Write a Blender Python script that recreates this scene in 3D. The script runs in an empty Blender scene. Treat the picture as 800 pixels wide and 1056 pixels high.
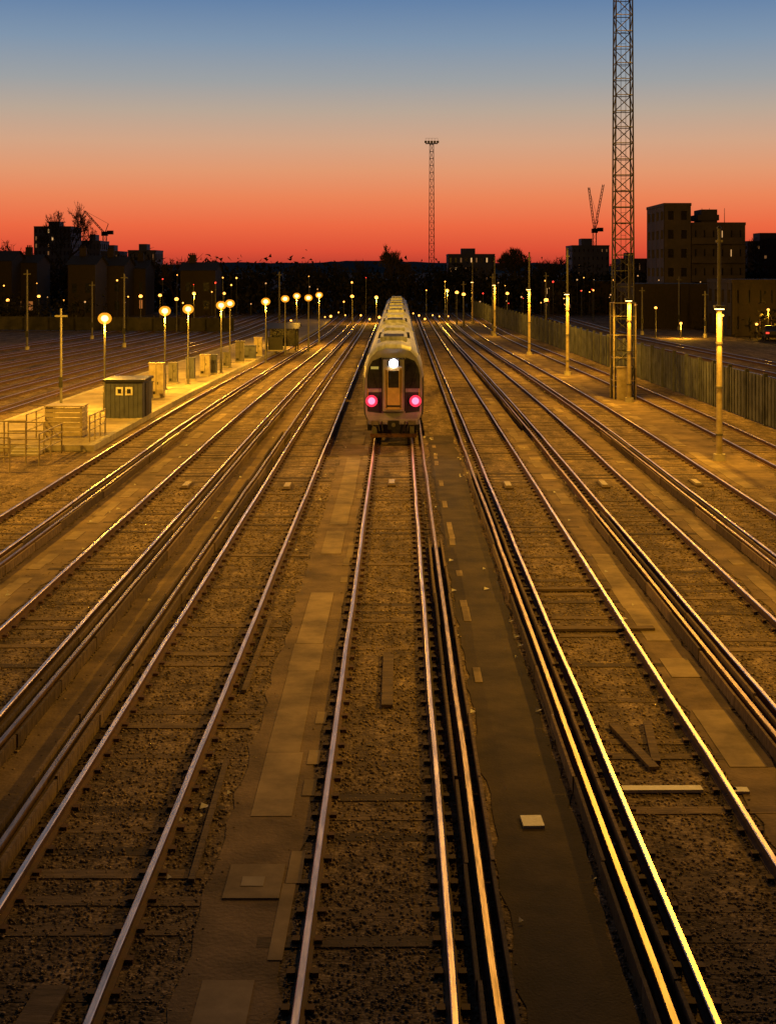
import bpy, math, random
import numpy as np
from mathutils import Vector, Matrix
random.seed(7); np.random.seed(7)
F=1500.0; CZ=6.86; VX=411.0; HY=278.0
sc=bpy.context.scene
sc.view_settings.view_transform='Standard'; sc.view_settings.look='None'; sc.view_settings.exposure=0
def lin(c):
    return tuple(((v/255)/12.92 if v/255<=0.04045 else ((v/255+0.055)/1.055)**2.4) for v in c)
def PX(px,d): return (px-VX)*d/F
def PZ(py,d): return CZ-(py-HY)*d/F
# ---------------------------------------------------------------- materials
def newmat(n):
    m=bpy.data.materials.new(n); m.use_nodes=True
    nt=m.node_tree; b=nt.nodes['Principled BSDF']
    return m,nt,b
def mat(n,a,b2=None,rough=0.8,metal=0.0,scale=3.0,bump=0.0,bscale=None,island=0.0,spec=0.5,stretch=None,detail=5):
    m,nt,b=newmat(n)
    b2=b2 or tuple(x*0.6 for x in a)
    tc=nt.nodes.new('ShaderNodeTexCoord'); mp=nt.nodes.new('ShaderNodeMapping')
    nt.links.new(tc.outputs['Object'],mp.inputs[0])
    if stretch: mp.inputs['Scale'].default_value=stretch
    nz=nt.nodes.new('ShaderNodeTexNoise'); nz.inputs['Scale'].default_value=scale; nz.inputs['Detail'].default_value=detail; nz.inputs['Roughness'].default_value=.65
    nt.links.new(mp.outputs[0],nz.inputs['Vector'])
    rp=nt.nodes.new('ShaderNodeValToRGB'); rp.color_ramp.elements[0].position=.34; rp.color_ramp.elements[1].position=.66
    rp.color_ramp.elements[0].color=(*b2,1); rp.color_ramp.elements[1].color=(*a,1)
    nt.links.new(nz.outputs['Fac'],rp.inputs[0])
    out=rp.outputs[0]
    if island>0:
        g=nt.nodes.new('ShaderNodeNewGeometry'); mr=nt.nodes.new('ShaderNodeMapRange')
        mr.inputs['To Min'].default_value=1-island; mr.inputs['To Max'].default_value=1+island
        nt.links.new(g.outputs['Random Per Island'],mr.inputs['Value'])
        mx=nt.nodes.new('ShaderNodeVectorMath'); mx.operation='SCALE'
        nt.links.new(out,mx.inputs[0]); nt.links.new(mr.outputs[0],mx.inputs['Scale']); out=mx.outputs[0]
    nt.links.new(out,b.inputs['Base Color'])
    mr2=nt.nodes.new('ShaderNodeMapRange'); mr2.inputs['To Min'].default_value=max(.02,rough-.12); mr2.inputs['To Max'].default_value=min(1,rough+.12)
    nt.links.new(nz.outputs['Fac'],mr2.inputs['Value']); nt.links.new(mr2.outputs[0],b.inputs['Roughness'])
    b.inputs['Metallic'].default_value=metal; b.inputs['Specular IOR Level'].default_value=spec
    if bump>0:
        n2=nt.nodes.new('ShaderNodeTexNoise'); n2.inputs['Scale'].default_value=bscale or scale*6; n2.inputs['Detail'].default_value=4
        nt.links.new(mp.outputs[0],n2.inputs['Vector'])
        bp=nt.nodes.new('ShaderNodeBump'); bp.inputs['Distance'].default_value=bump; bp.inputs['Strength'].default_value=.8
        nt.links.new(n2.outputs['Fac'],bp.inputs['Height']); nt.links.new(bp.outputs[0],b.inputs['Normal'])
    return m
def emit(n,c,s):
    m,nt,b=newmat(n)
    b.inputs['Base Color'].default_value=(*c,1); b.inputs['Emission Color'].default_value=(*c,1); b.inputs['Emission Strength'].default_value=s
    m.cycles.emission_sampling='NONE'
    return m
def glow_shell(n,c,s,a):
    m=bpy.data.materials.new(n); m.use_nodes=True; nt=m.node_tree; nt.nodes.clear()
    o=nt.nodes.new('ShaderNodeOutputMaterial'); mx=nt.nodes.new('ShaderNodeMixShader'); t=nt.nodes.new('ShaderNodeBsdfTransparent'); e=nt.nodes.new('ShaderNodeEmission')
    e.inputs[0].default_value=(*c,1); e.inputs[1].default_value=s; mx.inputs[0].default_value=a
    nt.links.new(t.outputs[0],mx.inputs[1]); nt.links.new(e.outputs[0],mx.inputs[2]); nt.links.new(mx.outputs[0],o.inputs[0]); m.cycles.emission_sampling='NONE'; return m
def ballast_mat():
    m,nt,b=newmat('ballast_gravel')
    tc=nt.nodes.new('ShaderNodeTexCoord')
    v=nt.nodes.new('ShaderNodeTexVoronoi'); v.inputs['Scale'].default_value=22; nt.links.new(tc.outputs['Object'],v.inputs['Vector'])
    sep=nt.nodes.new('ShaderNodeSeparateColor'); nt.links.new(v.outputs['Color'],sep.inputs[0])
    rp=nt.nodes.new('ShaderNodeValToRGB'); e=rp.color_ramp.elements
    e[0].color=(.14,.10,.062,1); e[1].color=(.36,.275,.18,1); x=e.new(.6); x.color=(.23,.17,.11,1)
    nt.links.new(sep.outputs[0],rp.inputs[0])
    mp=nt.nodes.new('ShaderNodeMapping'); mp.inputs['Scale'].default_value=(1.3,.16,1); nt.links.new(tc.outputs['Object'],mp.inputs[0])
    nz=nt.nodes.new('ShaderNodeTexNoise'); nz.inputs['Scale'].default_value=1.0; nz.inputs['Detail'].default_value=5; nz.inputs['Roughness'].default_value=.7
    nt.links.new(mp.outputs[0],nz.inputs['Vector'])
    mr=nt.nodes.new('ShaderNodeMapRange'); mr.inputs['From Min'].default_value=.36; mr.inputs['From Max'].default_value=.62; mr.inputs['To Min'].default_value=.42; mr.inputs['To Max'].default_value=1.15
    nt.links.new(nz.outputs['Fac'],mr.inputs['Value'])
    n3=nt.nodes.new('ShaderNodeTexNoise'); n3.inputs['Scale'].default_value=1.6; n3.inputs['Detail'].default_value=7; n3.inputs['Roughness'].default_value=.8
    nt.links.new(tc.outputs['Object'],n3.inputs['Vector'])
    mr3=nt.nodes.new('ShaderNodeMapRange'); mr3.inputs['From Min'].default_value=.36; mr3.inputs['From Max'].default_value=.64; mr3.inputs['To Min'].default_value=.4; mr3.inputs['To Max'].default_value=1.5
    nt.links.new(n3.outputs['Fac'],mr3.inputs['Value'])
    mm=nt.nodes.new('ShaderNodeMath'); mm.operation='MULTIPLY'; nt.links.new(mr.outputs[0],mm.inputs[0]); nt.links.new(mr3.outputs[0],mm.inputs[1])
    sc_=nt.nodes.new('ShaderNodeVectorMath'); sc_.operation='SCALE'; nt.links.new(rp.outputs[0],sc_.inputs[0]); nt.links.new(mm.outputs[0],sc_.inputs['Scale'])
    nt.links.new(sc_.outputs[0],b.inputs['Base Color']); b.inputs['Roughness'].default_value=.92; b.inputs['Specular IOR Level'].default_value=.15
    bp=nt.nodes.new('ShaderNodeBump'); bp.inputs['Distance'].default_value=.012; bp.invert=True; bp.inputs['Strength'].default_value=1
    nt.links.new(v.outputs['Distance'],bp.inputs['Height']); nt.links.new(bp.outputs[0],b.inputs['Normal'])
    return m
M={}
M['ballast']=ballast_mat()
M['stone']=mat('ballast_stone',(.31,.235,.155),(.19,.14,.09),.95,scale=1.2,island=.55,spec=.15,detail=2)
M['soil']=mat('soil',(.07,.055,.035),(.03,.026,.02),.95,scale=.4,spec=.1)
M['railtop']=mat('polished_steel',(.82,.68,.56),(.44,.34,.26),.33,1,scale=4,stretch=(3,.3,3))
M['condtop']=mat('worn_conductor_steel',(.46,.36,.29),(.12,.085,.06),.42,1,scale=5,stretch=(5,.35,3))
M['rust']=mat('rusty_steel',(.16,.085,.04),(.07,.038,.02),.8,.1,scale=8,spec=.3)
M['sleeper']=mat('weathered_timber',(.20,.145,.09),(.07,.05,.032),.9,scale=5,island=.5,bump=.008,stretch=(.5,3,1),spec=.2)
M['slab']=mat('concrete_walkway',(.38,.295,.19),(.15,.115,.072),.92,scale=.9,island=.12,bump=.006,spec=.15,detail=8)
M['asphalt']=mat('asphalt_path',(.115,.088,.058),(.04,.031,.021),.9,scale=1.0,bump=.01,bscale=30,spec=.15,detail=8)
M['earth']=mat('compacted_fines',(.28,.205,.13),(.10,.073,.046),.95,scale=.9,bump=.014,bscale=18,spec=.15,detail=8)
M['white']=mat('white_paint',(.8,.78,.72),(.45,.42,.36),.6,scale=6)
M['conc']=mat('platform_concrete',(.45,.38,.28),(.24,.20,.15),.9,scale=.7,spec=.2)
M['kerb']=mat('kerb_stone',(.5,.46,.38),(.3,.27,.22),.8,scale=2,island=.15)
M['galv']=mat('galvanised_steel',(.18,.17,.165),(.10,.095,.09),.6,.3,scale=3)
M['mastst']=mat('mast_steel',(.10,.095,.09),(.05,.048,.045),.6,.2,scale=2)
M['pale']=mat('pale_cream',(.50,.42,.28),(.26,.21,.14),.6,scale=3)
M['dark']=mat('dark_metal',(.03,.03,.032),(.015,.015,.016),.5,.3)
M['hut']=mat('grey_blue_cladding',(.08,.09,.14),(.05,.055,.085),.6,scale=3)
M['cream']=mat('cream_cabinet_paint',(.5,.42,.3),(.3,.25,.18),.6,scale=3)
M['yellow']=mat('safety_yellow',(.6,.4,.06),(.35,.24,.04),.6,scale=5)
M['fence']=mat('fence_panel',(.15,.16,.175),(.06,.064,.07),.85,scale=1.0,island=.2,spec=.2)
M['fence2']=mat('dark_fence_panel',(.07,.065,.06),(.03,.03,.028),.85,scale=1.0,island=.3,spec=.2)
M['brick']=mat('brick',(.035,.025,.022),(.02,.015,.013),.9,scale=2)
M['bconc']=mat('building_concrete',(.115,.095,.11),(.07,.06,.068),.9,scale=.4)
M['bconc2']=mat('pale_cladding',(.28,.28,.31),(.18,.18,.21),.8,scale=.3)
M['glass']=mat('dark_glass',(.03,.035,.04),(.015,.017,.02),.15,0,spec=.8)
M['roof']=mat('slate',(.04,.04,.045),(.02,.02,.023),.85)
M['bark']=mat('bark',(.05,.038,.028),(.025,.02,.015),.95)
M['leaf']=mat('evergreen_and_twigs',(.035,.033,.02),(.015,.015,.01),.95,scale=.3,island=.4,spec=.1)
M['hill']=mat('distant_hill',(.03,.03,.035),(.02,.02,.024),1,scale=.01)
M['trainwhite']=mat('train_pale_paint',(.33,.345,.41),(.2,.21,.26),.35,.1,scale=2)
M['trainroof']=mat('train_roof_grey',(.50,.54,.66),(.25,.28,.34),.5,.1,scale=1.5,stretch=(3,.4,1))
M['trainblue']=mat('train_dark_paint',(.03,.033,.04),(.02,.022,.027),.35,.1)
M['trainyel']=mat('train_yellow',(.55,.42,.17),(.36,.27,.11),.45)
M['rubber']=mat('rubber',(.02,.02,.02),(.012,.012,.012),.7)
M['carpaint']=mat('car_paint',(.05,.05,.055),(.03,.03,.035),.35,.2)
SOD=(1.0,.465,.03)
M['lamp']=emit('sodium_lamp_glow',(1,.56,.15),12)
M['halo']=glow_shell('lamp_halo_shell',(1,.33,.02),1.8,.55)  # lamp halo added as a see-through glowing shell, not a glass part
M['lamp2']=emit('far_lamp_glow',(1,.40,.06),4)
M['win']=emit('lit_window',(1,.55,.2),.7)
M['win2']=emit('dim_lit_window',(1,.45,.15),.14)
M['tail']=emit('tail_light',(1,.20,.33),16)
M['tailr']=glow_shell('tail_lens_rim',(1,.03,.07),1.7,.65)
M['head']=emit('head_light',(1,.93,1),40)
M['disp']=emit('destination_display',(.5,.6,.2),.2)
M['redl']=emit('red_light',(1,.05,.03),2)
# ---------------------------------------------------------------- mesh builder
class MB:
    def __init__(s): s.v=[];s.f=[];s.m=[];s.mats=[];s.sm=[]
    def mi(s,k):
        if k not in s.mats: s.mats.append(k)
        return s.mats.index(k)
    def add(s,vs,fs,k,smooth=False):
        o=len(s.v); s.v+= [tuple(p) for p in vs]; i=s.mi(k)
        for f in fs: s.f.append(tuple(o+a for a in f)); s.m.append(i); s.sm.append(smooth)
    def box(s,x0,x1,y0,y1,z0,z1,k,rot=0,jit=0):
        vs=[(x0,y0,z0),(x1,y0,z0),(x1,y1,z0),(x0,y1,z0),(x0,y0,z1),(x1,y0,z1),(x1,y1,z1),(x0,y1,z1)]
        if rot:
            cx,cy=(x0+x1)/2,(y0+y1)/2; c,q=math.cos(rot),math.sin(rot)
            vs=[(cx+(a-cx)*c-(b-cy)*q,cy+(a-cx)*q+(b-cy)*c,z) for a,b,z in vs]
        s.add(vs,[(0,3,2,1),(4,5,6,7),(0,1,5,4),(1,2,6,5),(2,3,7,6),(3,0,4,7)],k)
    def cyl(s,p0,p1,r0,r1,k,n=10,caps=True):
        p0=Vector(p0);p1=Vector(p1);d=(p1-p0)
        if d.length<1e-6:return
        d.normalize(); a=Vector((0,0,1)) if abs(d.z)<.9 else Vector((1,0,0))
        u=d.cross(a).normalized(); w=d.cross(u)
        vs=[]
        for p,r in((p0,r0),(p1,r1)):
            for i in range(n):
                t=2*math.pi*i/n; vs.append(p+u*math.cos(t)*r+w*math.sin(t)*r)
        fs=[(i,i+n,(i+1)%n+n,(i+1)%n) for i in range(n)]
        s.add(vs,fs,k,n>=8)
        if caps: s.add(vs,[tuple(range(n)),tuple(range(2*n-1,n-1,-1))],k)
    def sphere(s,c,r,k,n=12,mz=8,sz=1.0):
        vs=[];fs=[]
        for j in range(mz+1):
            ph=math.pi*j/mz
            for i in range(n):
                t=2*math.pi*i/n; vs.append((c[0]+r*math.sin(ph)*math.cos(t),c[1]+r*math.sin(ph)*math.sin(t),c[2]+r*sz*math.cos(ph)))
        for j in range(mz):
            for i in range(n):
                a=j*n+i;b=j*n+(i+1)%n; fs.append((a,a+n,b+n,b))
        s.add(vs,fs,k,True)
    def sweep(s,prof,path,k,kseg=None,cap=True):
        n=len(prof); vs=[]
        for (x,y,z) in path:
            for dx,dz in prof: vs.append((x+dx,y,z+dz))
        for i in range(n):
            kk=kseg[i] if kseg else k
            s.add(vs,[(j*n+i,j*n+(i+1)%n,(j+1)*n+(i+1)%n,(j+1)*n+i) for j in range(len(path)-1)],kk)
        if cap:
            s.add(vs[:n],[tuple(range(n-1,-1,-1))],k); s.add(vs[-n:],[tuple(range(n))],k)
    def obj(s,name,parent=None,loc=None):
        me=bpy.data.meshes.new(name); me.from_pydata(s.v,[],s.f)
        for k in s.mats: me.materials.append(M[k])
        me.polygons.foreach_set('material_index',s.m); me.polygons.foreach_set('use_smooth',s.sm); me.update()
        o=bpy.data.objects.new(name,me); sc.collection.objects.link(o)
        if parent: o.parent=parent
        if loc: o.location=loc
        return o
def empty(name,loc=(0,0,0)):
    o=bpy.data.objects.new(name,None); o.location=loc; o.empty_display_size=.3; sc.collection.objects.link(o); return o
def light(name,kind,loc,power,col,parent=None,target=None,radius=.15,cone=120,blend=.6):
    l=bpy.data.lights.new(name,kind); l.energy=power; l.color=col; l.shadow_soft_size=radius
    if kind=='SPOT': l.spot_size=math.radians(cone); l.spot_blend=blend
    o=bpy.data.objects.new(name,l); sc.collection.objects.link(o); o.location=loc
    if target is not None:
        o.rotation_euler=(Vector(target)-Vector(loc)).to_track_quat('-Z','Y').to_euler()
    if parent: o.parent=parent
    return o
def conv(X,d):
    t=min(1,max(0,(d-55)/110)); s_=t*t*(3-2*t); w=min(1,max(0,(abs(X)-3)/5))
    return X*(1-.2*s_*w)
# ---------------------------------------------------------------- ground
g=MB(); g.add([(-3000,-300,-.03),(3000,-300,-.03),(3000,6000,-.03),(-3000,6000,-.03)],[(0,1,2,3)],'soil'); g.obj('ground')
g=MB()
ys=list(range(-12,240,6)); xs=[-52,-40,-34,-17,-10,0,10,20,34]
vs=[(x,y,0) for y in ys for x in xs]; nx=len(xs)
g.add(vs,[(j*nx+i,j*nx+i+1,(j+1)*nx+i+1,(j+1)*nx+i) for j in range(len(ys)-1) for i in range(nx-1)],'ballast'); g.obj('ballast_bed')
# ---------------------------------------------------------------- tracks
def railprof():
    return [(-.07,0),(.07,0),(.07,.02),(.012,.035),(.012,.11),(.034,.12),(.034,.15),(.024,.16),(-.024,.16),(-.034,.15),(-.034,.12),(-.012,.11),(-.012,.035),(-.07,.02)]
KR=['rust']*14; KR[7]='railtop'; KR[6]='railtop'; KR[8]='railtop'
KC=['rust']*14; KC[7]='condtop'
def condprof():
    return [(-.06,.07),(.06,.07),(.06,.09),(.025,.1),(.025,.15),(.04,.155),(.04,.20),(.03,.21),(-.03,.21),(-.04,.20),(-.04,.155),(-.025,.15),(-.025,.1),(-.06,.09)]
def track(xl,xr,cond=None,y0=-10,y1=225,sl='sleeper',near=True,boards=()):
    root=empty('railway_track')
    path_y=[y0+i*3 for i in range(int((y1-y0)/3)+1)]
    b=MB()
    for X in (xl,xr): b.sweep(railprof(),[(conv(X,y)+random.gauss(0,.006),y,0) for y in path_y],'rust',KR)
    b.obj('running_rails',root)
    b=MB(); y=y0+random.random()*.4
    c=(xl+xr)/2
    while y<y1:
        cx=conv(c,y); w=1.28+random.uniform(-.07,.07); h=.004+random.uniform(-.012,.013)
        b.box(cx-w,cx+w,y-.12,y+.12,-.05,h,sl,rot=random.uniform(-.02,.02))
        if near and y<70:
            for X in (xl,xr):
                for sgn in(-1,1):
                    xx=X+sgn*.115; 
                    b.box(xx-.04,xx+.04,y-.055,y+.055,-.01,.05,'rust')
        y+=.68+random.uniform(-.03,.03)
    b.obj('sleepers',root)
    if cond is not None:
        b=MB(); b.sweep(condprof(),[(conv(cond,y)+random.gauss(0,.006),y,0) for y in path_y],'rust',KC)
        b.obj('conductor_rail',root)
        b=MB(); y=y0
        while y<min(y1,110):
            cx=conv(cond,y); b.cyl((cx,y,0),(cx,y,.07),.07,.05,'kerb',8); y+=2.7
        b.obj('insulators',root)
        if boards:
            b=MB()
            for (s0,s1) in boards:
                y=s0
                while y<s1:
                    e=min(s1,y+2.7)
                    for sg in(-1,1):
                        x0=cond+sg*.15; j=random.uniform(-.012,.012)
                        b.box(conv(x0,y)-.02+j,conv(x0,y)+.02+j,y,e-.03,.02,.23+random.uniform(-.02,.02),'sleeper',rot=random.uniform(-.003,.003))
                    y=e
            b.obj('guard_boards',root)
    return root
track(-.93,.505,.90,boards=[(-8,36),(60,110)])
track(2.84,4.275,2.44,boards=[(-8,48)])
track(5.78,7.215,5.40,boards=[(20,40),(62,100)])
track(8.85,10.285,8.48,boards=[(30,60)])
track(-4.21,-2.775,-4.62,boards=[(-8,60)])
track(-7.45,-6.015,-5.62,boards=[(10,70)])
track(-10.85,-9.415,-9.0,boards=[(30,60)])
track(12.9,14.335,None,y0=40,near=False)
for X in(-19,-22.6,-26.2,-30.5,-35,-40):
    track(X,X+1.435,X-.4,y0=40,near=False)
for X in(20.5,24.5,28.5):
    track(X,X+1.435,None,y0=50,near=False)
# ---------------------------------------------------------------- strips between tracks
def strip(name,x0,x1,y0,y1,k,z=.012,jj=.07):
    b=MB(); n=int((y1-y0)/.5); vs=[]
    for i in range(n+1):
        y=y0+(y1-y0)*i/n; vs+=[(conv(x0,y)+random.uniform(-jj,jj),y,z),(conv(x1,y)+random.uniform(-jj,jj),y,z)]
    b.add(vs,[(2*i,2*i+1,2*i+3,2*i+2) for i in range(n)],k); return b.obj(name)
strip('cess_path',1.14,2.2,-5,60,'asphalt')
strip('cess_path',4.45,5.2,-5,150,'earth')
strip('cess_path',-5.45,-4.8,-5,150,'earth')
strip('cess_path',-2.12,-1.12,-5,150,'earth')
strip('cess_path',-8.75,-7.7,-5,150,'earth')
strip('cess_path',7.5,8.25,-5,150,'earth')
strip('cess_path',10.6,12.5,20,180,'earth')
strip('cess_path',-11.5,-11.05,30,150,'earth')
def slabs(name,xc,w,y0,y1,skip=.2,var=.06,wv=.1,Ls=(.6,.9,1.2,1.8)):
    b=MB(); y=y0
    while y<y1:
        L=random.choice(Ls)
        if random.random()>skip:
            o=random.uniform(-var,var); ww=w*random.uniform(1-wv,1+wv*.5)
            x=conv(xc,y)+o; b.box(x-ww/2,x+ww/2,y,y+L-random.uniform(.004,.012),-.02,.02+random.uniform(0,.005),'slab',rot=random.uniform(-.008,.008))
        y+=L
    return b.obj(name)
slabs('concrete_walkway',-1.62,.52,6,60,.1,.02,.12,(1.8,2.4,3.1,.9,4.2))
slabs('cable_trough',-1.2,.16,6,80,.6,.03)
slabs('concrete_walkway',4.82,.5,20,34,.2,.04,.15,(1.8,2.6,1.2))
slabs('concrete_walkway',4.85,.4,34,90,.65,.1,.3)
slabs('concrete_walkway',-1.7,.5,60,120,.3)
slabs('cable_trough',1.35,.14,22,70,.6,.02)
slabs('cable_trough',-8.3,.3,20,100,.5)
slabs('cable_trough',7.9,.3,25,110,.5)
slabs('cable_trough',11.0,.4,35,140,.3)
b=MB(); b.box(-1.92,-1.3,15.8,16.7,0,.03,'slab'); b.box(-1.75,-1.5,16.1,16.35,.03,.036,'conc'); b.obj('access_hatch')
b=MB(); b.box(1.52,1.78,17.8,18.15,.01,.05,'white',rot=.04); b.obj('marker_slab')
b=MB(); b.box(2.93,3.98,19.0,19.17,.02,.06,'white',rot=.01); b.box(4.34,4.58,18.97,19.14,.02,.05,'white'); b.obj('painted_sleeper')
def plank(x,y,l,w,rot,k='sleeper',z=.02):
    b=MB(); b.box(x-w/2,x+w/2,y-l/2,y+l/2,z,z+.05,k,rot=rot); b.obj('timber_board')
plank(-.18,24.2,3.0,.18,.0); plank(3.35,20.8,1.9,.14,.15); plank(3.65,21.0,1.8,.12,-.1); plank(3.6,27.6,.22,2.5,0.03)
plank(-2.35,18.2,4,.07,.02); plank(-4.3,13.4,1.5,.25,.1); plank(-3.3,13.2,1.2,.3,-.05); plank(3.4,31,.18,2.2,.03); plank(1.0,23,4,.08,0); plank(2.3,22.5,3,.1,.0); plank(-2.5,26,5,.08,.0)
for xx,yy in((-.22,46.5),(3.45,46),(-3.5,45.8),(6.5,46.2),(-6.7,46),(9.5,46.5)):
    b=MB(); b.box(xx-.13,xx+.13,yy-.65,yy+.65,.01,.06,'sleeper'); b.box(xx-.09,xx+.09,yy-.45,yy+.45,.06,.1,'cream'); b.obj('track_magnet')
b=MB()
for i in range(130):
    y=random.uniform(14,60); x=random.choice([.95,2.3,2.5,2.2,-2.5,4.5,-4.9,1.2,-8.2])+random.gauss(0,.18); r=random.uniform(.015,.06)
    b.add([(x-r,y-r,.03),(x+r,y-r*.6,.05),(x+r*.7,y+r,.04),(x-r*.8,y+r*.9,.07)],[(0,1,2),(0,2,3)],'white')
b.obj('litter')
# loose stones
N=66000
yy=12+ (np.random.rand(N)**1.35)*34; xx=(np.random.rand(N)*2-1)*(yy*.285+.3)
keep=np.ones(N,bool)
for a,c in((-1.95,-1.3),(4.55,5.1),(1.2,2.15)): keep&=~((xx>a)&(xx<c)&(np.random.rand(N)<.99))
for a,c in((1.12,2.2),(-5.4,-4.8),(-2.1,-1.1),(4.45,5.2),(7.5,8.3),(-8.8,-7.7)): keep&=~((xx>a)&(xx<c)&(np.random.rand(N)<.93))
for r in(-.93,.505,2.84,4.275,5.78,7.215,-4.21,-2.775,-7.45,-6.015,.9,2.44,5.4,-4.62,-5.62): keep&=~(np.abs(xx-r)<.09)
xx=xx[keep];yy=yy[keep];n=len(xx)
base=np.array([(1,0,0),(-1,0,0),(0,1,0),(0,-1,0),(0,0,.5),(0,0,-.5)],float)
sz=(.010+.018*np.random.rand(n)**1.5)*(1+(yy-12)/60)
V=base[None]*(1+.5*(np.random.rand(n,6,3)-.5)) + .3*(np.random.rand(n,6,3)-.5)
V*=sz[:,None,None]; an=np.random.rand(n)*6.28; c,s_=np.cos(an),np.sin(an)
X=V[...,0]*c[:,None]-V[...,1]*s_[:,None]; Y=V[...,0]*s_[:,None]+V[...,1]*c[:,None]
V=np.stack([X+xx[:,None],Y+yy[:,None],V[...,2]+sz[:,None]*.1+.008],-1).reshape(-1,3)
tri=np.array([(0,2,4),(2,1,4),(1,3,4),(3,0,4),(2,0,5),(1,2,5),(3,1,5),(0,3,5)])
FT=(tri[None]+6*np.arange(n)[:,None,None]).reshape(-1,3)
me=bpy.data.meshes.new('ballast_stones'); me.vertices.add(len(V)); me.vertices.foreach_set('co',V.ravel().astype(np.float32))
me.loops.add(len(FT)*3); me.loops.foreach_set('vertex_index',FT.ravel().astype(np.int32)); me.polygons.add(len(FT)); me.polygons.foreach_set('loop_start',np.arange(0,len(FT)*3,3,dtype=np.int32)); me.polygons.foreach_set('loop_total',np.full(len(FT),3,dtype=np.int32))
me.materials.append(M['stone']); me.update(); me.validate()
sc.collection.objects.link(bpy.data.objects.new('ballast_stones',me))
# ---------------------------------------------------------------- platform
b=MB(); yp=[55+3*i for i in range(48)]
vs=[]
for y in yp: vs+=[(conv(-17.2,y),y,.22),(conv(-11.75,y),y,.22)]
n=len(yp)
b.add(vs,[(2*i,2*i+1,2*i+3,2*i+2) for i in range(n-1)],'conc')
for i in range(n-1):
    for X in(-11.62,-17.33):
        x0,x1=conv(X,yp[i]),conv(X,yp[i+1])
        b.add([(x0-.13,yp[i],-.02),(x0+.13,yp[i],-.02),(x1+.13,yp[i+1]-.03,-.02),(x1-.13,yp[i+1]-.03,-.02),(x0-.13,yp[i],.235),(x0+.13,yp[i],.235),(x1+.13,yp[i+1]-.03,.235),(x1-.13,yp[i+1]-.03,.235)],
          [(0,3,2,1),(4,5,6,7),(0,1,5,4),(1,2,6,5),(2,3,7,6),(3,0,4,7)],'kerb')
b.box(-17.46,-11.49,54.85,54.995,-.02,.235,'kerb')
b.obj('platform')
r=empty('equipment_hut'); b=MB(); d=65
x0,x1=PX(108,d),PX(147,d)
b.box(x0,x1,d,d+2.4,.22,1.85,'hut')
for i in range(9): b.box(x0+.02+i*(x1-x0-.06)/8.,x0+.05+i*(x1-x0-.06)/8.,d-.02,d-.001,.25,1.83,'hut')
b.obj('walls',r); b=MB(); b.box(x0-.08,x1+.08,d-.1,d+2.5,1.85,1.95,'dark'); b.obj('roof',r)
b=MB(); b.box(x0+.5,x0+.82,d-.04,d-.021,1.25,1.62,'white'); b.box(x0+.92,x0+1.25,d-.04,d-.021,1.25,1.62,'white'); b.box(x0+.58,x0+.74,d-.05,d-.041,1.33,1.53,'glass'); b.box(x0+1.0,x0+1.17,d-.05,d-.041,1.33,1.53,'glass'); b.obj('windows',r)
b=MB(); b.box(x1+.001,x1+.04,d+.6,d+1.5,.25,1.75,'dark'); b.obj('door',r)
def cabinet(px,base,w,h,k='cream'):
    d=F*(CZ-.22)/(base-HY); x=PX(px,d); b=MB()
    b.box(x-w/2-.03,x+w/2+.03,d-.03,d+.53,.22,.32,'kerb'); b.box(x-w/2,x+w/2,d,d+.5,.32,.22+h,k)
    b.box(x-w/2-.04,x+w/2+.04,d-.05,d+.54,.22+h,.28+h,k); b.box(x-.012,x+.012,d-.008,d-.001,.4,.15+h,'dark'); b.box(x+.06,x+.1,d-.03,d-.009,.9,1.05,'dark')
    b.box(x-w*.4,x-.05,d-.012,d-.002,.4,.55,'dark')
    b.obj('relay_cabinet')
for a in((161,410,.75,1.75),(178,396,.5,1.2,'galv'),(211,388,.6,1.3),(219,386,.5,1.2,'hut'),(247,374,.6,1.5,'galv'),(266,367,.6,1.4),(233,379,.4,1.0,'galv'),(196,392,.5,1.3,'hut'),(152,413,.4,.9,'galv'),(284,362,1.2,1.1,'dark'),(257,371,.9,1.0,'hut')): cabinet(*a)
r=empty('platform_shelter'); b=MB(); d=118; x0,x1=PX(274,d),PX(306,d)
for x in(x0+.1,x1-.1):
    for y in(d,d+3): b.cyl((x,y,.22),(x,y,2.1),.05,.05,'dark',8)
b.box(x0+.1,x1-.1,d+2.95,d+3.0,.5,2.0,'glass'); b.obj('frame',r)
b=MB(); b.add([(x0-.2,d-.4,2.1),(x1+.2,d-.4,2.1),(x1+.2,d+3.3,2.1),(x0-.2,d+3.3,2.1),(x0-.2,d+1.5,2.5),(x1+.2,d+1.5,2.5)],[(0,3,2,1),(0,1,5,4),(2,3,4,5),(0,4,3),(1,2,5)],'dark'); b.obj('roof',r)
r=empty('slatted_storage_bin'); d=57.5; x0,x1=PX(47,d),PX(84,d); b=MB()
for i in range(6): b.box(x0,x1,d,d+.03,.27+i*.19,.27+i*.19+.165,'cream')
for x in(x0,x1-.06): b.box(x,x+.06,d+.031,d+.09,.22,1.42,'cream'); b.box(x,x+.06,d+.95,d+1.0,.22,1.42,'cream')
for i in range(6):
    b.box(x0-.03,x0-.001,d,d+1,.27+i*.19,.27+i*.19+.165,'cream'); b.box(x1+.001,x1+.03,d,d+1,.27+i*.19,.27+i*.19+.165,'cream')
b.box(x0-.06,x1+.06,d-.05,d+1.05,1.43,1.48,'cream'); b.obj('slats',r)
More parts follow.
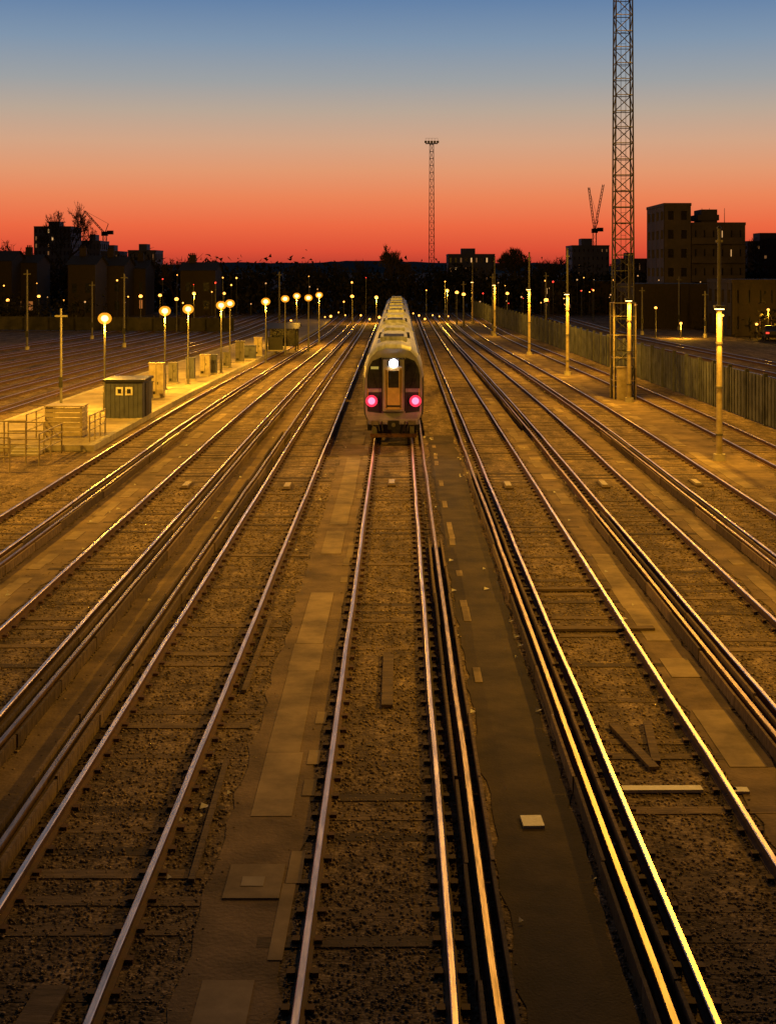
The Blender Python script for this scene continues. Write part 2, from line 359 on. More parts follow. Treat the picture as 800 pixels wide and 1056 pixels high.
def railing(x0,x1,y,z0,h,k='pale',n=4,y2=None):
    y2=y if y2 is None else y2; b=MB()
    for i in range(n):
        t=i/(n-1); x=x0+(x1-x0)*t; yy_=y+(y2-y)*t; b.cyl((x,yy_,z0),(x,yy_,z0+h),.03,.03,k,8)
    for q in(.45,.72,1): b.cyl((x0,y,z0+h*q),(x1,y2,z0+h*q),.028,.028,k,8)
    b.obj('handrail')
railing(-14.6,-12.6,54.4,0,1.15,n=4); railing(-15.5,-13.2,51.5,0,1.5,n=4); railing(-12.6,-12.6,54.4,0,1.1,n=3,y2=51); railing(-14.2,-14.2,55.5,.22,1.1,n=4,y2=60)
railing(-15,-13.1,49,0,1.2,n=4); railing(-11.9,-11.9,56,.22,1.0,n=4,y2=59)
b=MB()
for i in range(3): b.box(-14.4,-13.3,53.6+i*.4,54.0+i*.4-.002,-.02,.06+.07*i,'kerb')
b.obj('steps')
# ---------------------------------------------------------------- street lamps
def lamp_post(px,head_y,hh=4.5,z0=.22,power=900,X=None,d=None,glow='lamp',name='street_lamp',r=.17):
    if d is None: d=F*(CZ-hh)/(head_y-HY)
    x=PX(px,d) if X is None else X
    root=empty(name,(x,d,z0)); h=hh-z0
    b=MB(); b.cyl((0,0,0),(0,0,.9),.085,.085,'galv'); b.cyl((0,0,.9),(0,0,h-.12),.055,.04,'galv'); b.box(-.16,.16,-.16,.16,0,.03,'galv'); b.box(-.06,.06,-.1,-.082,.25,.7,'galv'); b.obj('column',root)
    b=MB(); b.cyl((0,0,h-.14),(0,0,h-.06),.06,.13,'dark'); b.cyl((0,0,h+.30),(0,0,h+.35),.16,.06,'dark'); b.obj('canopy',root)
    b=MB(); b.sphere((0,0,h+.08),r,glow,12,8,.85); 
    if glow=='lamp': b.sphere((0,0,h+.08),r*1.9,'halo',16,10,.85)  # outer shell imitates the glow around the lamp
    b.obj('globe',root)
    if power: light('lamp_light','POINT',(0,-.02,h-.4),power,SOD,root,radius=.12)
    return root
lamp_post(108,330,power=2600)
lamp_post(170,322,power=2800)
lamp_post(194,320,power=1800)
lamp_post(228,316,power=2000); lamp_post(237,314,power=0)
lamp_post(274,312,power=2600)
lamp_post(294,309,power=0); lamp_post(306,306,power=2800); lamp_post(318,308,power=0); lamp_post(329,305,power=2600)
for px,hy,dd in((200,303,190),(231,303,200),(165,305,185),(461,300,190),(471,302,180),(478,304,175),(363,306,185),(388,307,185),(523,303,195),(563,310,150),(145,306,170),(182,309,160),(120,300,230),(40,306,200),(8,310,190)):
    lamp_post(px,0,hh=PZ(hy,dd),d=dd,z0=0,power=(3500 if px in(461,388,200) else 0),glow='lamp2',r=.22)
for px,py in((341,326),(349,322),(356,328),(372,325),(381,329),(391,327),(396,322),(432,326),(438,329),(446,325),(453,329),(335,330),(426,323),(300,332),(462,327)):
    d=195+random.uniform(-8,15); z=PZ(py,d); b=MB(); b.cyl((0,0,0),(0,0,max(.2,z-.1)),.04,.04,'dark',6); b.sphere((0,0,max(.3,z)),random.uniform(.09,.18),'lamp2',8,6); b.box(-.1,.1,-.1,.1,0,.08,'dark'); b.obj('yard_light',None,(PX(px,d),d,0))
# ---------------------------------------------------------------- poles on the right, wide and pale below, thin and dark above
def two_tone_pole(X,d,top,lit,power=1500,sl=5.5):
    root=empty('lighting_column',(X,d,0)); b=MB(); r=.10
    b.cyl((0,0,.0),(0,0,.25),.24,.22,'kerb',12); b.cyl((0,0,.25),(0,0,sl),r+.02,r,'pale',12)
    for z in(.9,2.6,4.2): b.cyl((0,0,z),(0,0,z+.08),r+.035,r+.035,'galv',12)
    b.obj('lower_part',root)
    b=MB(); b.cyl((0,0,sl),(0,0,top),.075,.06,'mastst',10); b.box(-.12,.12,-.05,.05,top-.5,top-.42,'galv'); b.cyl((0,0,top),(0,0,top+.1),.1,.02,'dark'); b.obj('mast',root)
    b=MB(); b.cyl((0,0,sl+.05),(-.12,-.45,sl+.15),.03,.03,'galv',8); b.box(-.3,.06,-.75,-.4,sl+.08,sl+.2,'dark'); b.box(-.26,.02,-.71,-.44,sl+.05,sl+.078,'lamp' if lit else 'galv'); b.obj('lantern',root)
    if power: light('lantern_light','SPOT',(-.1,-.6,sl+.03),power,SOD,root,target=(-.1,-.25,0),radius=.12,cone=165,blend=.5)
for a in((11.5,52.2,8.35,True,1800,5.4),(11.9,75.1,7.6,True,1900,5.2),(10.95,94.4,8.2,True,1900,5.2),(10.5,117,8.2,True,2100,5.2),(9.9,150,8.2,True,2100,5.2),(9.4,185,8.2,True,0,5.2)): two_tone_pole(*a)
def plain_pole(px,base,top,r=.1):
    d=F*CZ/(base-HY); x=PX(px,d); z=PZ(top,d); b=MB(); b.cyl((0,0,0),(0,0,.4),r*2,r*1.8,'kerb',10); b.cyl((0,0,.4),(0,0,z),r,r*.7,'galv',8); b.box(-.3,.3,-.04,.04,z-.4,z-.32,'galv'); b.box(-r*1.3,r*1.3,-r*1.6,-r*.9,1.2,1.7,'dark'); b.obj('utility_pole',None,(x,d,0))
for a in((28,362,278),(128,358,282),(288,340,280),(63,425,318,.07),(508,345,282),(563,340,281),(478,335,290),(700,340,285),(95,350,290),(727,348,300),(662,345,296)): plain_pole(*a)
# ---------------------------------------------------------------- lattice masts
def lattice(name,X,d,w0,w1,h,step,r=.035,k='mastst'):
    root=empty(name,(X,d,0)); b=MB()
    def c(z,i): 
        w=(w0+(w1-w0)*z/h)/2; return Vector(((-w,w,w,-w)[i],(-w,-w,w,w)[i],z))
    for i in range(4): b.cyl(c(0,i),c(h,i),r*1.6,r*1.4,k,6)
    z=0;j=0
    while z<h-.01:
        z2=min(h,z+step)
        for i in range(4):
            b.cyl(c(z2,i),c(z2,(i+1)%4),r*.8,r*.8,k,4,False)
            a,e=(i,(i+1)%4) if (j+i)%2 else ((i+1)%4,i)
            b.cyl(c(z,a),c(z2,e),r*.8,r*.8,k,4,False)
        z=z2;j+=1
    b.obj('lattice_frame',root)
    b=MB(); 
    for s in(-.13,.13): b.cyl((s,-.1,0),(s,-.1,h),.014,.014,k,4)
    z=.3
    while z<h: b.cyl((-.13,-.1,z),(.13,-.1,z),.01,.01,k,4,False); z+=.6
    b.obj('ladder',root)
    return root
def floodhead(root,h,w,lit,aim=(0,-1,0)):
    b=MB(); b.box(-w,w,-.6,.6,h,h+.08,'dark')
    for i in range(5):
        x=-w+w*2*i/4
        b.box(x-.22,x+.22,-.85,-.55,h+.1,h+.5,'dark'); b.box(x-.18,x+.18,-.87,-.851,h+.14,h+.46,'lamp' if lit else 'glass')
        b.cyl((x,-.5,h+.08),(x,-.5,h+1.0),.02,.02,'dark',6)
    b.cyl((-w,-.5,h+1.0),(w,-.5,h+1.0),.02,.02,'dark',6)
    b.obj('floodlights',root)
r=lattice('lattice_floodlight_mast',11.95,77.5,1.05,.8,29,.85,.029); floodhead(r,29,1.2,True)
light('flood_light','SPOT',(-.3,-1.0,29),52000,SOD,r,target=(-13,-24,0),radius=.6,cone=110,blend=.8)
light('flood_light','SPOT',(.3,1.0,29),75000,SOD,r,target=(-22,42,0),radius=.6,cone=115,blend=.9)
b=MB()
for sx in(-.58,.58):
    for sy in(-.62,.62): b.cyl((sx,sy,0),(sx,sy,5.1),.04,.04,'pale',8)
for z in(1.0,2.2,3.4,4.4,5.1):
    for a,c_ in(((-.58,-.62),(.58,-.62)),((.58,-.62),(.58,.62)),((.58,.62),(-.58,.62)),((-.58,.62),(-.58,-.62))): b.cyl((*a,z),(*c_,z),.022,.022,'pale',6)
b.box(-.45,.3,-.9,-.66,.0,1.7,'cream'); b.box(-.5,.35,-.95,-.64,1.7,1.76,'cream'); b.obj('base_cage',r)
r2=lattice('lattice_floodlight_mast',PX(445,267),267,1.1,.7,30,1.3,.038); floodhead(r2,30,1.1,False)
r3=lattice('lattice_floodlight_mast',-27,46,1.0,.6,19,.8); floodhead(r3,19,1.2,True); light('flood_light','SPOT',(.6,-1.0,19),38000,SOD,r3,target=(24,4,0),radius=.5,cone=110,blend=.9)
light('flood_light','SPOT',(.2,1.0,19),70000,SOD,r3,target=(4,55,0),radius=.5,cone=110,blend=.9)
fill_mast=lattice('lattice_floodlight_mast',22,19,1.0,.6,17,.8); floodhead(fill_mast,17,1.2,True); light('flood_light','SPOT',(-.6,1.0,17),22000,SOD,fill_mast,target=(-19,19,0),radius=.5,cone=105,blend=.9)  # unseen mast added as fill light from the camera side
# ---------------------------------------------------------------- right hand fence
r=empty('panel_fence'); b=MB(); p=MB()
def fx(y): return 16.6-(y-50)*.0335
y=40
while y<215:
    x=fx(y)
    p.box(x-.09,x+.09,y-.09,y+.09,0,2.3,'fence')
    for q in range(10):
        t0=q/10; t1=(q+1)/10; ya=y+.1+2.8*t0; yb=y+.1+2.8*t1-.02; xa=fx(ya)-(.025 if q%2 else 0)
        b.box(xa-.02,xa+.02,ya,yb,.05,2.15+random.uniform(-.02,.02),'fence')
    y+=3
b.obj('panels',r); p.obj('posts',r)
r=empty('lineside_fence'); b=MB(); x=-75
while x<-18:
    yb_=158+(x+16)*-.2; b.box(x,x+2.9,yb_,yb_+.06,.1,1.6,'fence2'); b.box(x+2.9,x+3.0,yb_-.04,yb_+.1,0,1.8,'fence2'); x+=3
b.obj('panels',r)
# ---------------------------------------------------------------- train
TX=-.2; TY=56.5
def tprof(s=1.0,zs=0):
    p=[(1.06,1.02),(1.16,1.25),(1.19,1.7),(1.19,2.75),(1.12,3.2),(.97,3.58),(.70,3.85),(.32,3.97)]
    full=p+[(-a,z) for a,z in reversed(p)]
    return [(a*s, 1.02+(z-1.02)*(1-(1-s)*.8)) for a,z in full]
train=empty('passenger_train',(TX,TY,0))
P=tprof(); nP=len(P)
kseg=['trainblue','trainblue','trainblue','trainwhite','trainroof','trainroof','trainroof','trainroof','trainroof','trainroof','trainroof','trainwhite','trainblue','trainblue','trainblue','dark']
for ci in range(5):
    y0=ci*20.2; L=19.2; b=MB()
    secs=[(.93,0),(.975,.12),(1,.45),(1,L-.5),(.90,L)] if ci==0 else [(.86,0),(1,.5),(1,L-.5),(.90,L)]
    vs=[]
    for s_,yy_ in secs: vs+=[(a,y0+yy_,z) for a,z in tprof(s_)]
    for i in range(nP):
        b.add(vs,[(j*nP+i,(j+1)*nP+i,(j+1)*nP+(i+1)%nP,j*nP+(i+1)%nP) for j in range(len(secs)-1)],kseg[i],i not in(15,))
    b.add(vs[:nP],[tuple(range(nP))],'trainwhite' if ci==0 else 'dark'); b.add(vs[-nP:],[tuple(range(nP-1,-1,-1))],'dark')
    b.box(-.85,.85,y0+1.2,y0+L-1,.72,1.015,'dark')
    b.box(-.55,.55,y0+3,y0+6,3.93,4.12,'trainroof'); b.box(-.5,.5,y0+13,y0+16,3.93,4.1,'trainroof')
    for q in range(5): b.box(-.42,.42,y0+3.2+q*.5,y0+3.45+q*.5,4.121,4.14,'dark')
    for q in range(12): b.box(-.7,.7,y0+7+q*.48,y0+7.06+q*.48,3.85,3.9,'dark')
    for sg in(-1,1): b.box(sg*.98-.03,sg*.98+.03,y0+.8,y0+L-.8,3.5,3.6,'dark')
    for sg in(-1,1):
        for q in range(9):
            yy_=y0+1.6+q*1.95; xx0,xx1=(1.185,1.2) if sg>0 else (-1.2,-1.185)
            b.box(xx0,xx1,yy_,yy_+1.35,2.1,2.72,'glass')
            if q in(2,6): b.box(xx0,xx1+.004,yy_+1.42,yy_+1.48,1.1,2.74,'dark')
    for by in(2.6,L-2.8):
        for dy in(-1.1,1.1):
            for sx in(-.72,.72): b.cyl((sx-.06,y0+by+dy,.16+.42),(sx+.06,y0+by+dy,.16+.42),.42,.42,'rust',16)
            b.cyl((-.7,y0+by+dy,.58),(.7,y0+by+dy,.58),.08,.08,'dark',8)
        for sx in(-.95,.95): b.box(sx-.08,sx+.08,y0+by-1.6,y0+by+1.6,.5,.75,'dark')
    if ci<4: b.box(-.55,.55,y0+L,y0+20.2,1.2,3.3,'rubber')
    b.obj('carriage',train)
b=MB()
def fpoly(pts,y,t,k):
    n=len(pts); vs=[(a,y,z) for a,z in pts]+[(a,y-t,z) for a,z in pts]
    b.add(vs,[tuple(range(n-1,-1,-1)),tuple(range(n,2*n))]+[(i,(i+1)%n,(i+1)%n+n,i+n) for i in range(n)],k)
for sg in(-1,1):
    q=[(.47*sg,2.25),(1.02*sg,2.25),(1.02*sg,2.75),(.95*sg,3.08),(.82*sg,3.32),(.47*sg,3.46)]
    if sg<0:q=q[::-1]
    fpoly(q,-.001,.02,'glass')
    q=[(.47*sg,1.3),(1.0*sg,1.36),(1.03*sg,1.72),(1.03*sg,2.1),(.47*sg,2.1)]
    if sg<0:q=q[::-1]
    fpoly(q,-.001,.02,'trainblue')
    b.cyl((sg*.7,-.05,2.3),(sg*.85,-.05,2.85),.012,.012,'rubber',6)
    b.box(sg*.8-.2,sg*.8+.2,-.1,-.022,1.6,1.94,'dark'); 
    b.cyl((sg*.85,-.1,1.77),(sg*.85,-.125,1.77),.14,.12,'tail',14)
    b.cyl((sg*.85,-.126,1.77),(sg*.85,-.19,1.77),.23,.19,'tailr',16)
    b.cyl((sg*.62,-.1,1.77),(sg*.62,-.118,1.77),.05,.05,'glass',12)
b.box(-.41,.41,-.22,-.001,1.38,3.38,'trainwhite'); b.box(-.33,.33,-.25,-.221,1.45,3.08,'trainyel')
b.box(-.2,.2,-.262,-.251,2.3,2.95,'glass'); b.box(-.29,-.26,-.262,-.251,1.5,3.0,'dark'); b.box(.26,.29,-.262,-.251,1.5,3.0,'dark')
b.box(-.25,.25,-.262,-.251,1.55,1.62,'dark')
b.box(-.46,-.411,-.2,-.001,1.38,3.38,'rubber'); b.box(.411,.46,-.2,-.001,1.38,3.38,'rubber'); b.box(-.43,.43,-.2,-.001,3.381,3.44,'rubber')
b.box(-.25,.25,-.26,-.221,3.14,3.36,'dark'); b.cyl((0,-.26,3.24),(0,-.3,3.24),.16,.14,'head',16)
b.box(-.88,-.58,-.03,-.022,3.0,3.1,'disp')
for sg in(-1,1): b.cyl((sg*1.0,-.06,1.9),(sg*1.0,-.06,2.25),.015,.015,'yellow',6)
b.obj('cab_front',train)
b=MB(); b.box(-.95,.95,-.1,1.0,.86,1.06,'trainwhite'); b.box(-.8,.8,-.02,.7,.42,.86,'dark'); b.box(-.9,.9,-.14,-.02,.36,.5,'rust')
b.box(-.16,.16,-.55,-.1,.78,1.02,'galv'); b.box(-.22,.22,-.68,-.55,.72,1.06,'dark'); b.cyl((0,-.69,.9),(0,-.72,.9),.08,.08,'galv',12)
for sx in(-.6,-.45,.45,.6): b.cyl((sx,-.12,.98),(sx*.9,-.3,.62),.025,.025,'rubber',8)
for sx in(-.72,.72): b.box(sx-.14,sx+.14,-.24,-.1,.85,1.02,'galv'); b.box(sx-.09,sx+.09,-.1,-.021,.5,.8,'galv')
b.obj('coupler_and_bumper',train)
for sg in(-1,1): light('tail_lamp','POINT',(sg*.85,-.5,1.77),9,(1,.06,.15),train,radius=.1)
light('head_lamp','SPOT',(0,-.45,3.24),90,(1,.85,.9),train,target=(0,-30,0),radius=.08,cone=100)
# ---------------------------------------------------------------- buildings
def building(name,px0,px1,d,ytop,depth=14,fl=None,col=None,wall='bconc',lit=.08,zbase=0,root=None,roofbox=True):
    x0,x1=PX(px0,d),PX(px1,d); z1=PZ(ytop,d); root=root or empty(name)
    W=x1-x0; H=z1-zbase; fl=fl or max(1,int(H/3.1)); col=col or max(2,int(W/2.6))
    g_=MB(); g_.box(x0+.3,x1-.3,d+.3,d+depth-.3,zbase,z1-.3,'glass'); g_.obj('glazing',root)
    b=MB(); fh=H/fl
    for i in range(fl+1):
        za=max(zbase,zbase+i*fh-.7); zb=min(z1,zbase+i*fh+.7)
        if zb-za<.1: continue
        b.box(x0,x1,d,d+depth,za,zb,wall)
    cw=W/col
    for i in range(col+1):
        x=x0+i*cw; b.box(max(x0-.03,x-.5),min(x1+.03,x+.5),d-.03,d+.28,zbase,z1-.01,wall)
    nd=max(2,int(depth/3)); dw=depth/nd
    for i in range(nd+1):
        y=d+i*dw
        for xa in((x0-.03,x0+.28),(x1-.28,x1+.03)): b.box(xa[0],xa[1],max(d-.029,y-.8),min(d+depth,y+.8),zbase,z1-.012,wall)
    b.box(x0-.1,x1+.1,d-.1,d+depth+.1,z1,z1+.4,wall)
    b.obj('walls',root)
    if roofbox:
        b=MB(); b.box(x0+W*.3,x0+W*.6,d+depth*.3,d+depth*.7,z1+.4,z1+.4+min(2.2,H*.15),wall); b.obj('plant_room',root)
    b=MB(); cnt=0
    for i in range(fl):
        for j in range(col):
            if random.random()<lit:
                b.box(x0+j*cw+.55,x0+(j+1)*cw-.55,d+.285,d+.298,zbase+i*fh+.75,zbase+(i+1)*fh-.75,random.choice(['win','win2','win2'])); cnt+=1
    if cnt: b.obj('lit_windows',root)
    return root
rr=building('concrete_apartment_block',685,712,200,212,14,6,2,'bconc',.0,roofbox=False)
building('concrete_apartment_block',712.6,768,200.5,232,13,5,6,'bconc',.1,root=rr)
b=MB()
xa,xb=PX(713,200),PX(767,200)
for i in range(1,5): b.box(xa,xb,199.3,200.4,i*2.6,i*2.6+.9,'bconc')
b.box(PX(700,200),PX(716,200),203,210,13.4,15.3,'bconc2'); b.box(PX(725,200),PX(748,200),204,209,13.8,14.6,'bconc')
for q in(720,733,741,757): b.cyl((PX(q,200),206,13.5),(PX(q,200),206,15.6),.05,.03,'dark',6)
b.obj('balconies',rr)
building('office_block',35,73,600,234,20,8,9,'bconc2',.14)
building('office_block',84,103,500,249,16,5,5,'bconc2',.1)
building('office_block',104,122,420,260,14,4,4,'bconc2',.1)
building('office_block',132,160,420,259,14,4,6,'bconc2',.15)
building('office_block',462,510,420,263,16,4,9,'bconc2',.35)
building('office_block',590,628,420,254,16,6,8,'bconc2',.16)
building('office_block',771,830,330,250,16,6,8,'bconc',.12)
building('office_block',640,668,340,268,12,3,5,'bconc',.15)
building('warehouse',655,735,170,296,14,1,9,'brick',.12,roofbox=False)
building('warehouse',755,860,150,292,12,2,9,'brick',.12,roofbox=False)
building('warehouse',560,640,225,292,10,2,10,'brick',.12,roofbox=False)
def house(px0,px1,d,yeave,yridge,lit=.2):
    r=empty('brick_house'); x0,x1=PX(px0,d),PX(px1,d); ze,zr=PZ(yeave,d),PZ(yridge,d); dp=8
    b=MB(); b.box(x0,x1,d,d+dp,0,ze,'brick'); b.add([(x0,d,ze),(x0,d+dp,ze),(x0,d+dp/2,zr-.1)],[(0,1,2)],'brick'); b.add([(x1,d,ze),(x1,d+dp,ze),(x1,d+dp/2,zr-.1)],[(0,2,1)],'brick'); b.obj('walls',r)
    b=MB(); b.add([(x0-.3,d-.4,ze-.1),(x1+.3,d-.4,ze-.1),(x1+.3,d+dp/2,zr),(x0-.3,d+dp/2,zr),(x0-.3,d+dp+.4,ze-.1),(x1+.3,d+dp+.4,ze-.1)],[(0,1,2,3),(3,2,5,4)],'roof')
    b.obj('roof',r); b=MB(); b.box(x0+.8,x0+1.7,d+dp/2-.4,d+dp/2+.4,zr-.8,zr+1.1,'brick'); 
    for i in range(3): b.cyl((x0+1+.25*i,d+dp/2,zr+1.1),(x0+1+.25*i,d+dp/2,zr+1.4),.09,.08,'brick',8)
    b.obj('chimney',r)
    b=MB(); n=max(2,int((x1-x0)/2.4)); w=(x1-x0)/n
    for i in range(n):
        for z in(1.0,3.7):
            if z+1.3<ze: b.box(x0+w*i+w*.3,x0+w*i+w*.65,d-.03,d-.002,z,z+1.3,'win2' if random.random()<lit else 'glass')
    b.obj('windows',r)
for a in((-30,12,205,268,258),(14,38,210,270,262),(70,98,200,272,263),(100,128,212,273,264),(132,150,220,276,268),(186,222,215,278,270)): house(*a)
# ---------------------------------------------------------------- cranes
def crane(px,d,ybase,ymast,jibs):
    r=empty('tower_crane'); b=MB(); x=PX(px,d); z0,z1=0,PZ(ymast,d)
    def truss(p0,p1,w,k='dark'):
        p0=Vector(p0);p1=Vector(p1); n=max(3,int((p1-p0).length/(w*1.8))); off=[Vector((-w/2,-w/2,0)),Vector((w/2,-w/2,0)),Vector((w/2,w/2,0)),Vector((-w/2,w/2,0))]
        for o in off: b.cyl(p0+o,p1+o,.09,.09,k,4)
        for i in range(n):
            a=p0.lerp(p1,i/n); c_=p0.lerp(p1,(i+1)/n)
            for j in range(4): b.cyl(a+off[j],c_+off[(j+1)%4],.05,.05,k,4,False)
    truss((x,d,z0),(x,d,z1),1.4); b.box(x-1.2,x+1.2,d-1.2,d+1.2,z1,z1+1.8,'dark')
    for (jx,jy) in jibs: truss((x,d,z1+1),(PX(jx,d),d,PZ(jy,d)),.7)
    j=jibs[0]; b.cyl((x+1.5,d,z1+5),(PX(j[0],d),d,PZ(j[1],d)),.06,.06,'dark',4); b.cyl((x,d,z1+1),(x+1.5,d,z1+5),.15,.15,'dark',4); b.box(x+1,x+3.5,d-.8,d+.8,z1+.6,z1+2.2,'dark')
    b.obj('crane_structure',r)
crane(108,600,270,243,[(87,217)]); crane(613,600,275,240,[(607,193),(622,190)])
# ---------------------------------------------------------------- hills, trees
b=MB(); vs=[]; n=300
for i in range(n+1):
    x=-2600+5200*i/n; y=3200
    h=21+4*math.sin(i*.09+1)+2*math.sin(i*.31)+random.uniform(0,2.5)
    vs+=[(x,y,-1),(x,y+150,h)]
b.add(vs,[(2*i,2*i+2,2*i+3,2*i+1) for i in range(n)],'hill'); b.obj('hills')
def bare_tree(px,d,ytop,spread_px,lod=7,seed=1,zb=0,dens=3,tw=.05):
    R=random.Random(seed); H=PZ(ytop,d); W=spread_px*d/F; b=MB(); x=PX(px,d)
    def grow(p,dir,L,r,lv):
        q=p+dir*L; b.cyl(p,q,r,r*.72,'bark',5 if lv>2 else 3,False)
        if lv==0:
            for _ in range(dens):
                o=Vector((R.uniform(-1,1),R.uniform(-1,1),R.uniform(-.3,1)))*.45
                a=Vector((R.uniform(-.09,.09),0,R.uniform(-.04,.04))); b.add([q-a,q+a,q+o*1.4],[(0,1,2)],'bark')
            return
        for _ in range(R.choice([2,3,3]) if lv>1 else 3):
            nd=(dir+Vector((R.uniform(-1,1),R.uniform(-1,1),R.uniform(-.45,.5)))*.8).normalized()
            if nd.z<-.1: nd.z=.05
            grow(p.lerp(q,R.uniform(.7,1)),nd,L*R.uniform(.7,.86),max(tw,r*.66),lv-1)
    grow(Vector((0,0,0)),Vector((0,0,1)),H*.27,H*.028,lod-1)
    vs=np.array(b.v); zmax=np.percentile(vs[:,2],99.3); xm=np.percentile(np.abs(vs[:,0]),98); s_=H/zmax; sx=(W/2)/xm
    b.v=[(a*sx,c_*sx,z*s_) for a,c_,z in b.v]
    b.obj('bare_tree',None,(x,d,zb))
bare_tree(406,230,255,36,8,3); bare_tree(535,250,257,42,8,5); bare_tree(66,330,213,58,8,8); bare_tree(20,260,250,44,6,9); bare_tree(575,280,266,40,6,11); bare_tree(790,260,246,50,6,12); bare_tree(345,240,270,30,6,14); bare_tree(205,240,264,40,6,15); bare_tree(372,250,269,26,6,17); bare_tree(150,235,266,34,6,21); bare_tree(320,245,271,34,6,31); bare_tree(-2,240,252,40,6,33); bare_tree(560,250,268,34,6,35); bare_tree(180,230,268,30,6,37)
b=MB()
def clump(x,y,zc,rx,rz,n,s):
    for _ in range(n):
        u=random.gauss(0,.5);v=random.gauss(0,.5);w=random.gauss(0,.48)
        c_=Vector((x+u*rx,y+v*rx,max(.2,zc+w*rz))); a=Vector((random.uniform(-1,1),random.uniform(-1,1),random.uniform(-1,1)))*s; e=Vector((random.uniform(-1,1),random.uniform(-1,1),random.uniform(-1,1)))*s
        b.add([c_,c_+a,c_+e],[(0,1,2)],'leaf')
px=-60
while px<870:
    d=random.uniform(225,290); top=random.uniform(270,279) 
    if px<230: top-=6
    if px>640: top-=3
    H=PZ(top,d); x=PX(px,d); rx=random.uniform(2.5,5)
    b.cyl((x,d,0),(x,d,H*.6),.25,.12,'bark',5)
    for q in range(4): clump(x+random.uniform(-1,1)*rx*.7,d,H*random.uniform(.35,.75),rx*.7,H*.3,90,.7)
    clump(x,d-6,1.6,5,2.2,110,.8)
    px+=random.uniform(7,15)
b.obj('distant_tree_mass')
b=MB()
for i in range(50):
    y=random.uniform(150,215); clump(-42-random.random()*20,y,1.5,2.5,2,120,.4)
for i in range(40):
    y=random.uniform(70,215); clump(35+random.random()*14,y,1.4,2,2,110,.35)
b.obj('lineside_scrub')
b=MB()
for i in range(100):
    px=random.choice([random.uniform(0,400),random.uniform(430,800),random.uniform(560,800)]); d=random.uniform(190,222); py=random.uniform(282,314); z=PZ(py,d); x=PX(px,d)
    b.cyl((x,d,0),(x,d,z),.05,.04,'dark',5); b.sphere((x,d,z+.05),random.uniform(.05,.13),random.choice(['lamp2','lamp2','win','win','redl']),6,5)
b.obj('distant_town_lights')
# ---------------------------------------------------------------- car beyond the fence
def car(x,y,rot):
    r=empty('parked_car',(x,y,0)); r.rotation_euler[2]=rot
    pr=[(-2.1,.35),(2.1,.35),(2.15,.7),(2.0,.92),(1.2,1.0),(.55,1.42),(-1.0,1.45),(-1.75,1.05),(-2.12,.95),(-2.16,.6)]
    b=MB(); n=len(pr)
    vs=[(a,-.85 if z<1.1 else -.68,z) for a,z in pr]+[(a,.85 if z<1.1 else .68,z) for a,z in pr]
    b.add(vs,[tuple(range(n)),tuple(range(2*n-1,n-1,-1))]+[(i,i+n,(i+1)%n+n,(i+1)%n) for i in range(n)],'carpaint')
    for sg in(-1,1): b.box(-1.2,.75,sg*.8-.06,sg*.8+.06,1.02,1.3,'glass')
    b.obj('body',r); b=MB()
    for wx in(-1.35,1.35):
        for wy in(-.8,.8): b.cyl((wx,wy-.1,.32),(wx,wy+.1,.32),.32,.32,'rubber',16); b.cyl((wx,wy-.11,.32),(wx,wy+.11,.32),.18,.18,'galv',10)
    b.obj('wheels',r); b=MB()
    for sg in(-1,1): b.box(-2.2,-2.12,sg*.65-.15,sg*.65+.15,.7,.85,'redl')
    b.obj('rear_lights',r)
car(36.5,142,1.4)
for px,py,pw in((780,335,0),(702,334,1500),(745,326,0),(792,320,900),(676,318,0),(655,315,0)):
    d=145; lamp_post(px,0,hh=PZ(py,d)+.0 if PZ(py,d)>1.2 else 2,d=d,z0=0,power=pw,glow='lamp2',r=.14)
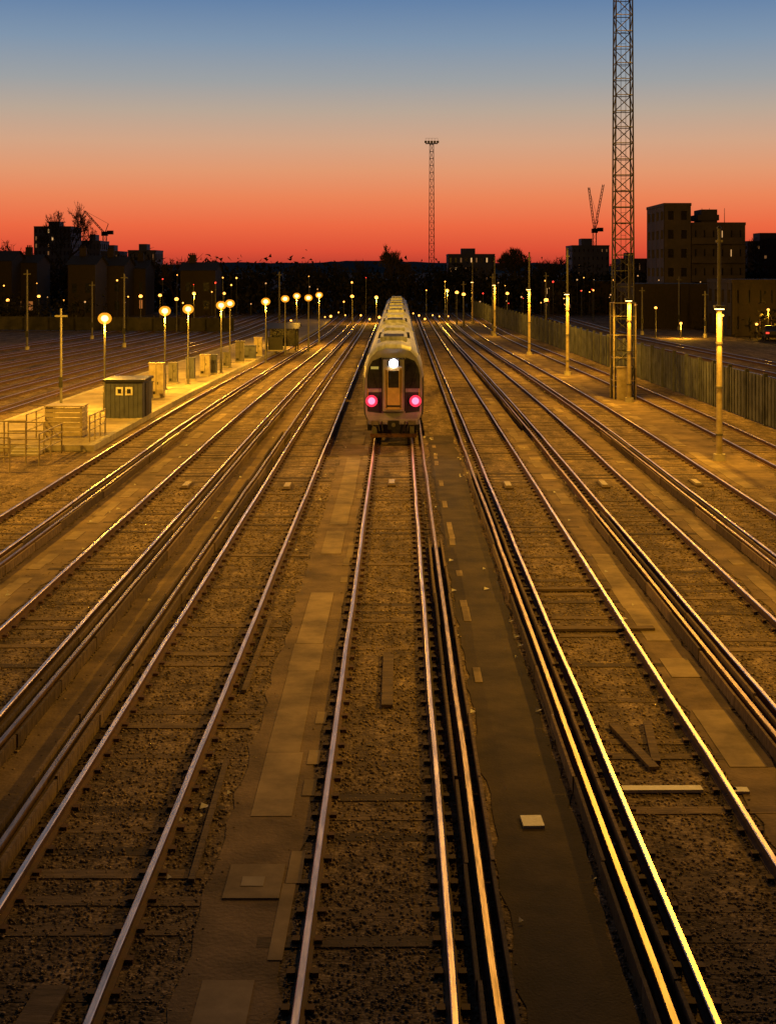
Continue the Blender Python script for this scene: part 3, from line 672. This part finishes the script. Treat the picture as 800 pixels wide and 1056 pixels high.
# ---------------------------------------------------------------- world
w=bpy.data.worlds.new('World'); sc.world=w; w.use_nodes=True; nt=w.node_tree; bg=nt.nodes['Background']
tc=nt.nodes.new('ShaderNodeTexCoord'); sp=nt.nodes.new('ShaderNodeSeparateXYZ'); nt.links.new(tc.outputs['Generated'],sp.inputs[0])
mr=nt.nodes.new('ShaderNodeMapRange'); mr.inputs['From Min'].default_value=0; mr.inputs['From Max'].default_value=.2
nt.links.new(sp.outputs['Z'],mr.inputs['Value'])
rp=nt.nodes.new('ShaderNodeValToRGB'); nt.links.new(mr.outputs[0],rp.inputs[0])
stops=[(0,(160,54,44)),(.004,(190,64,48)),(.013,(220,80,54)),(.03,(236,105,66)),(.05,(235,133,88)),(.068,(226,153,112)),(.087,(211,165,134)),(.108,(186,167,150)),(.128,(158,161,163)),(.155,(128,149,172)),(.182,(100,130,168))]
e=rp.color_ramp.elements
e[0].position=0; e[0].color=(*lin(stops[0][1]),1); e[1].position=stops[-1][0]/.2; e[1].color=(*lin(stops[-1][1]),1)
for p_,c_ in stops[1:-1]:
    q=e.new(p_/.2); q.color=(*lin(c_),1)
mr2=nt.nodes.new('ShaderNodeMapRange'); mr2.inputs['From Min'].default_value=.19; mr2.inputs['From Max'].default_value=.65; mr2.inputs['To Min'].default_value=1; mr2.inputs['To Max'].default_value=.08
nt.links.new(sp.outputs['Z'],mr2.inputs['Value'])
mr3=nt.nodes.new('ShaderNodeMapRange'); mr3.inputs['From Min'].default_value=-.3; mr3.inputs['From Max'].default_value=.8; mr3.inputs['To Min'].default_value=.06; mr3.inputs['To Max'].default_value=1
nt.links.new(sp.outputs['Y'],mr3.inputs['Value'])
mm=nt.nodes.new('ShaderNodeMath'); mm.operation='MULTIPLY'; nt.links.new(mr2.outputs[0],mm.inputs[0]); nt.links.new(mr3.outputs[0],mm.inputs[1])
nt.links.new(rp.outputs[0],bg.inputs['Color']); nt.links.new(mm.outputs[0],bg.inputs['Strength'])
# ---------------------------------------------------------------- camera
cam=bpy.data.cameras.new('Camera'); co=bpy.data.objects.new('Camera',cam); sc.collection.objects.link(co); sc.camera=co
co.location=(0,0,CZ); co.rotation_euler=(math.radians(90),0,0)
cam.sensor_fit='HORIZONTAL'; cam.sensor_width=36; cam.lens=F/800*36; cam.shift_x=-11/800; cam.shift_y=-250/800; cam.clip_end=9000; cam.clip_start=.2
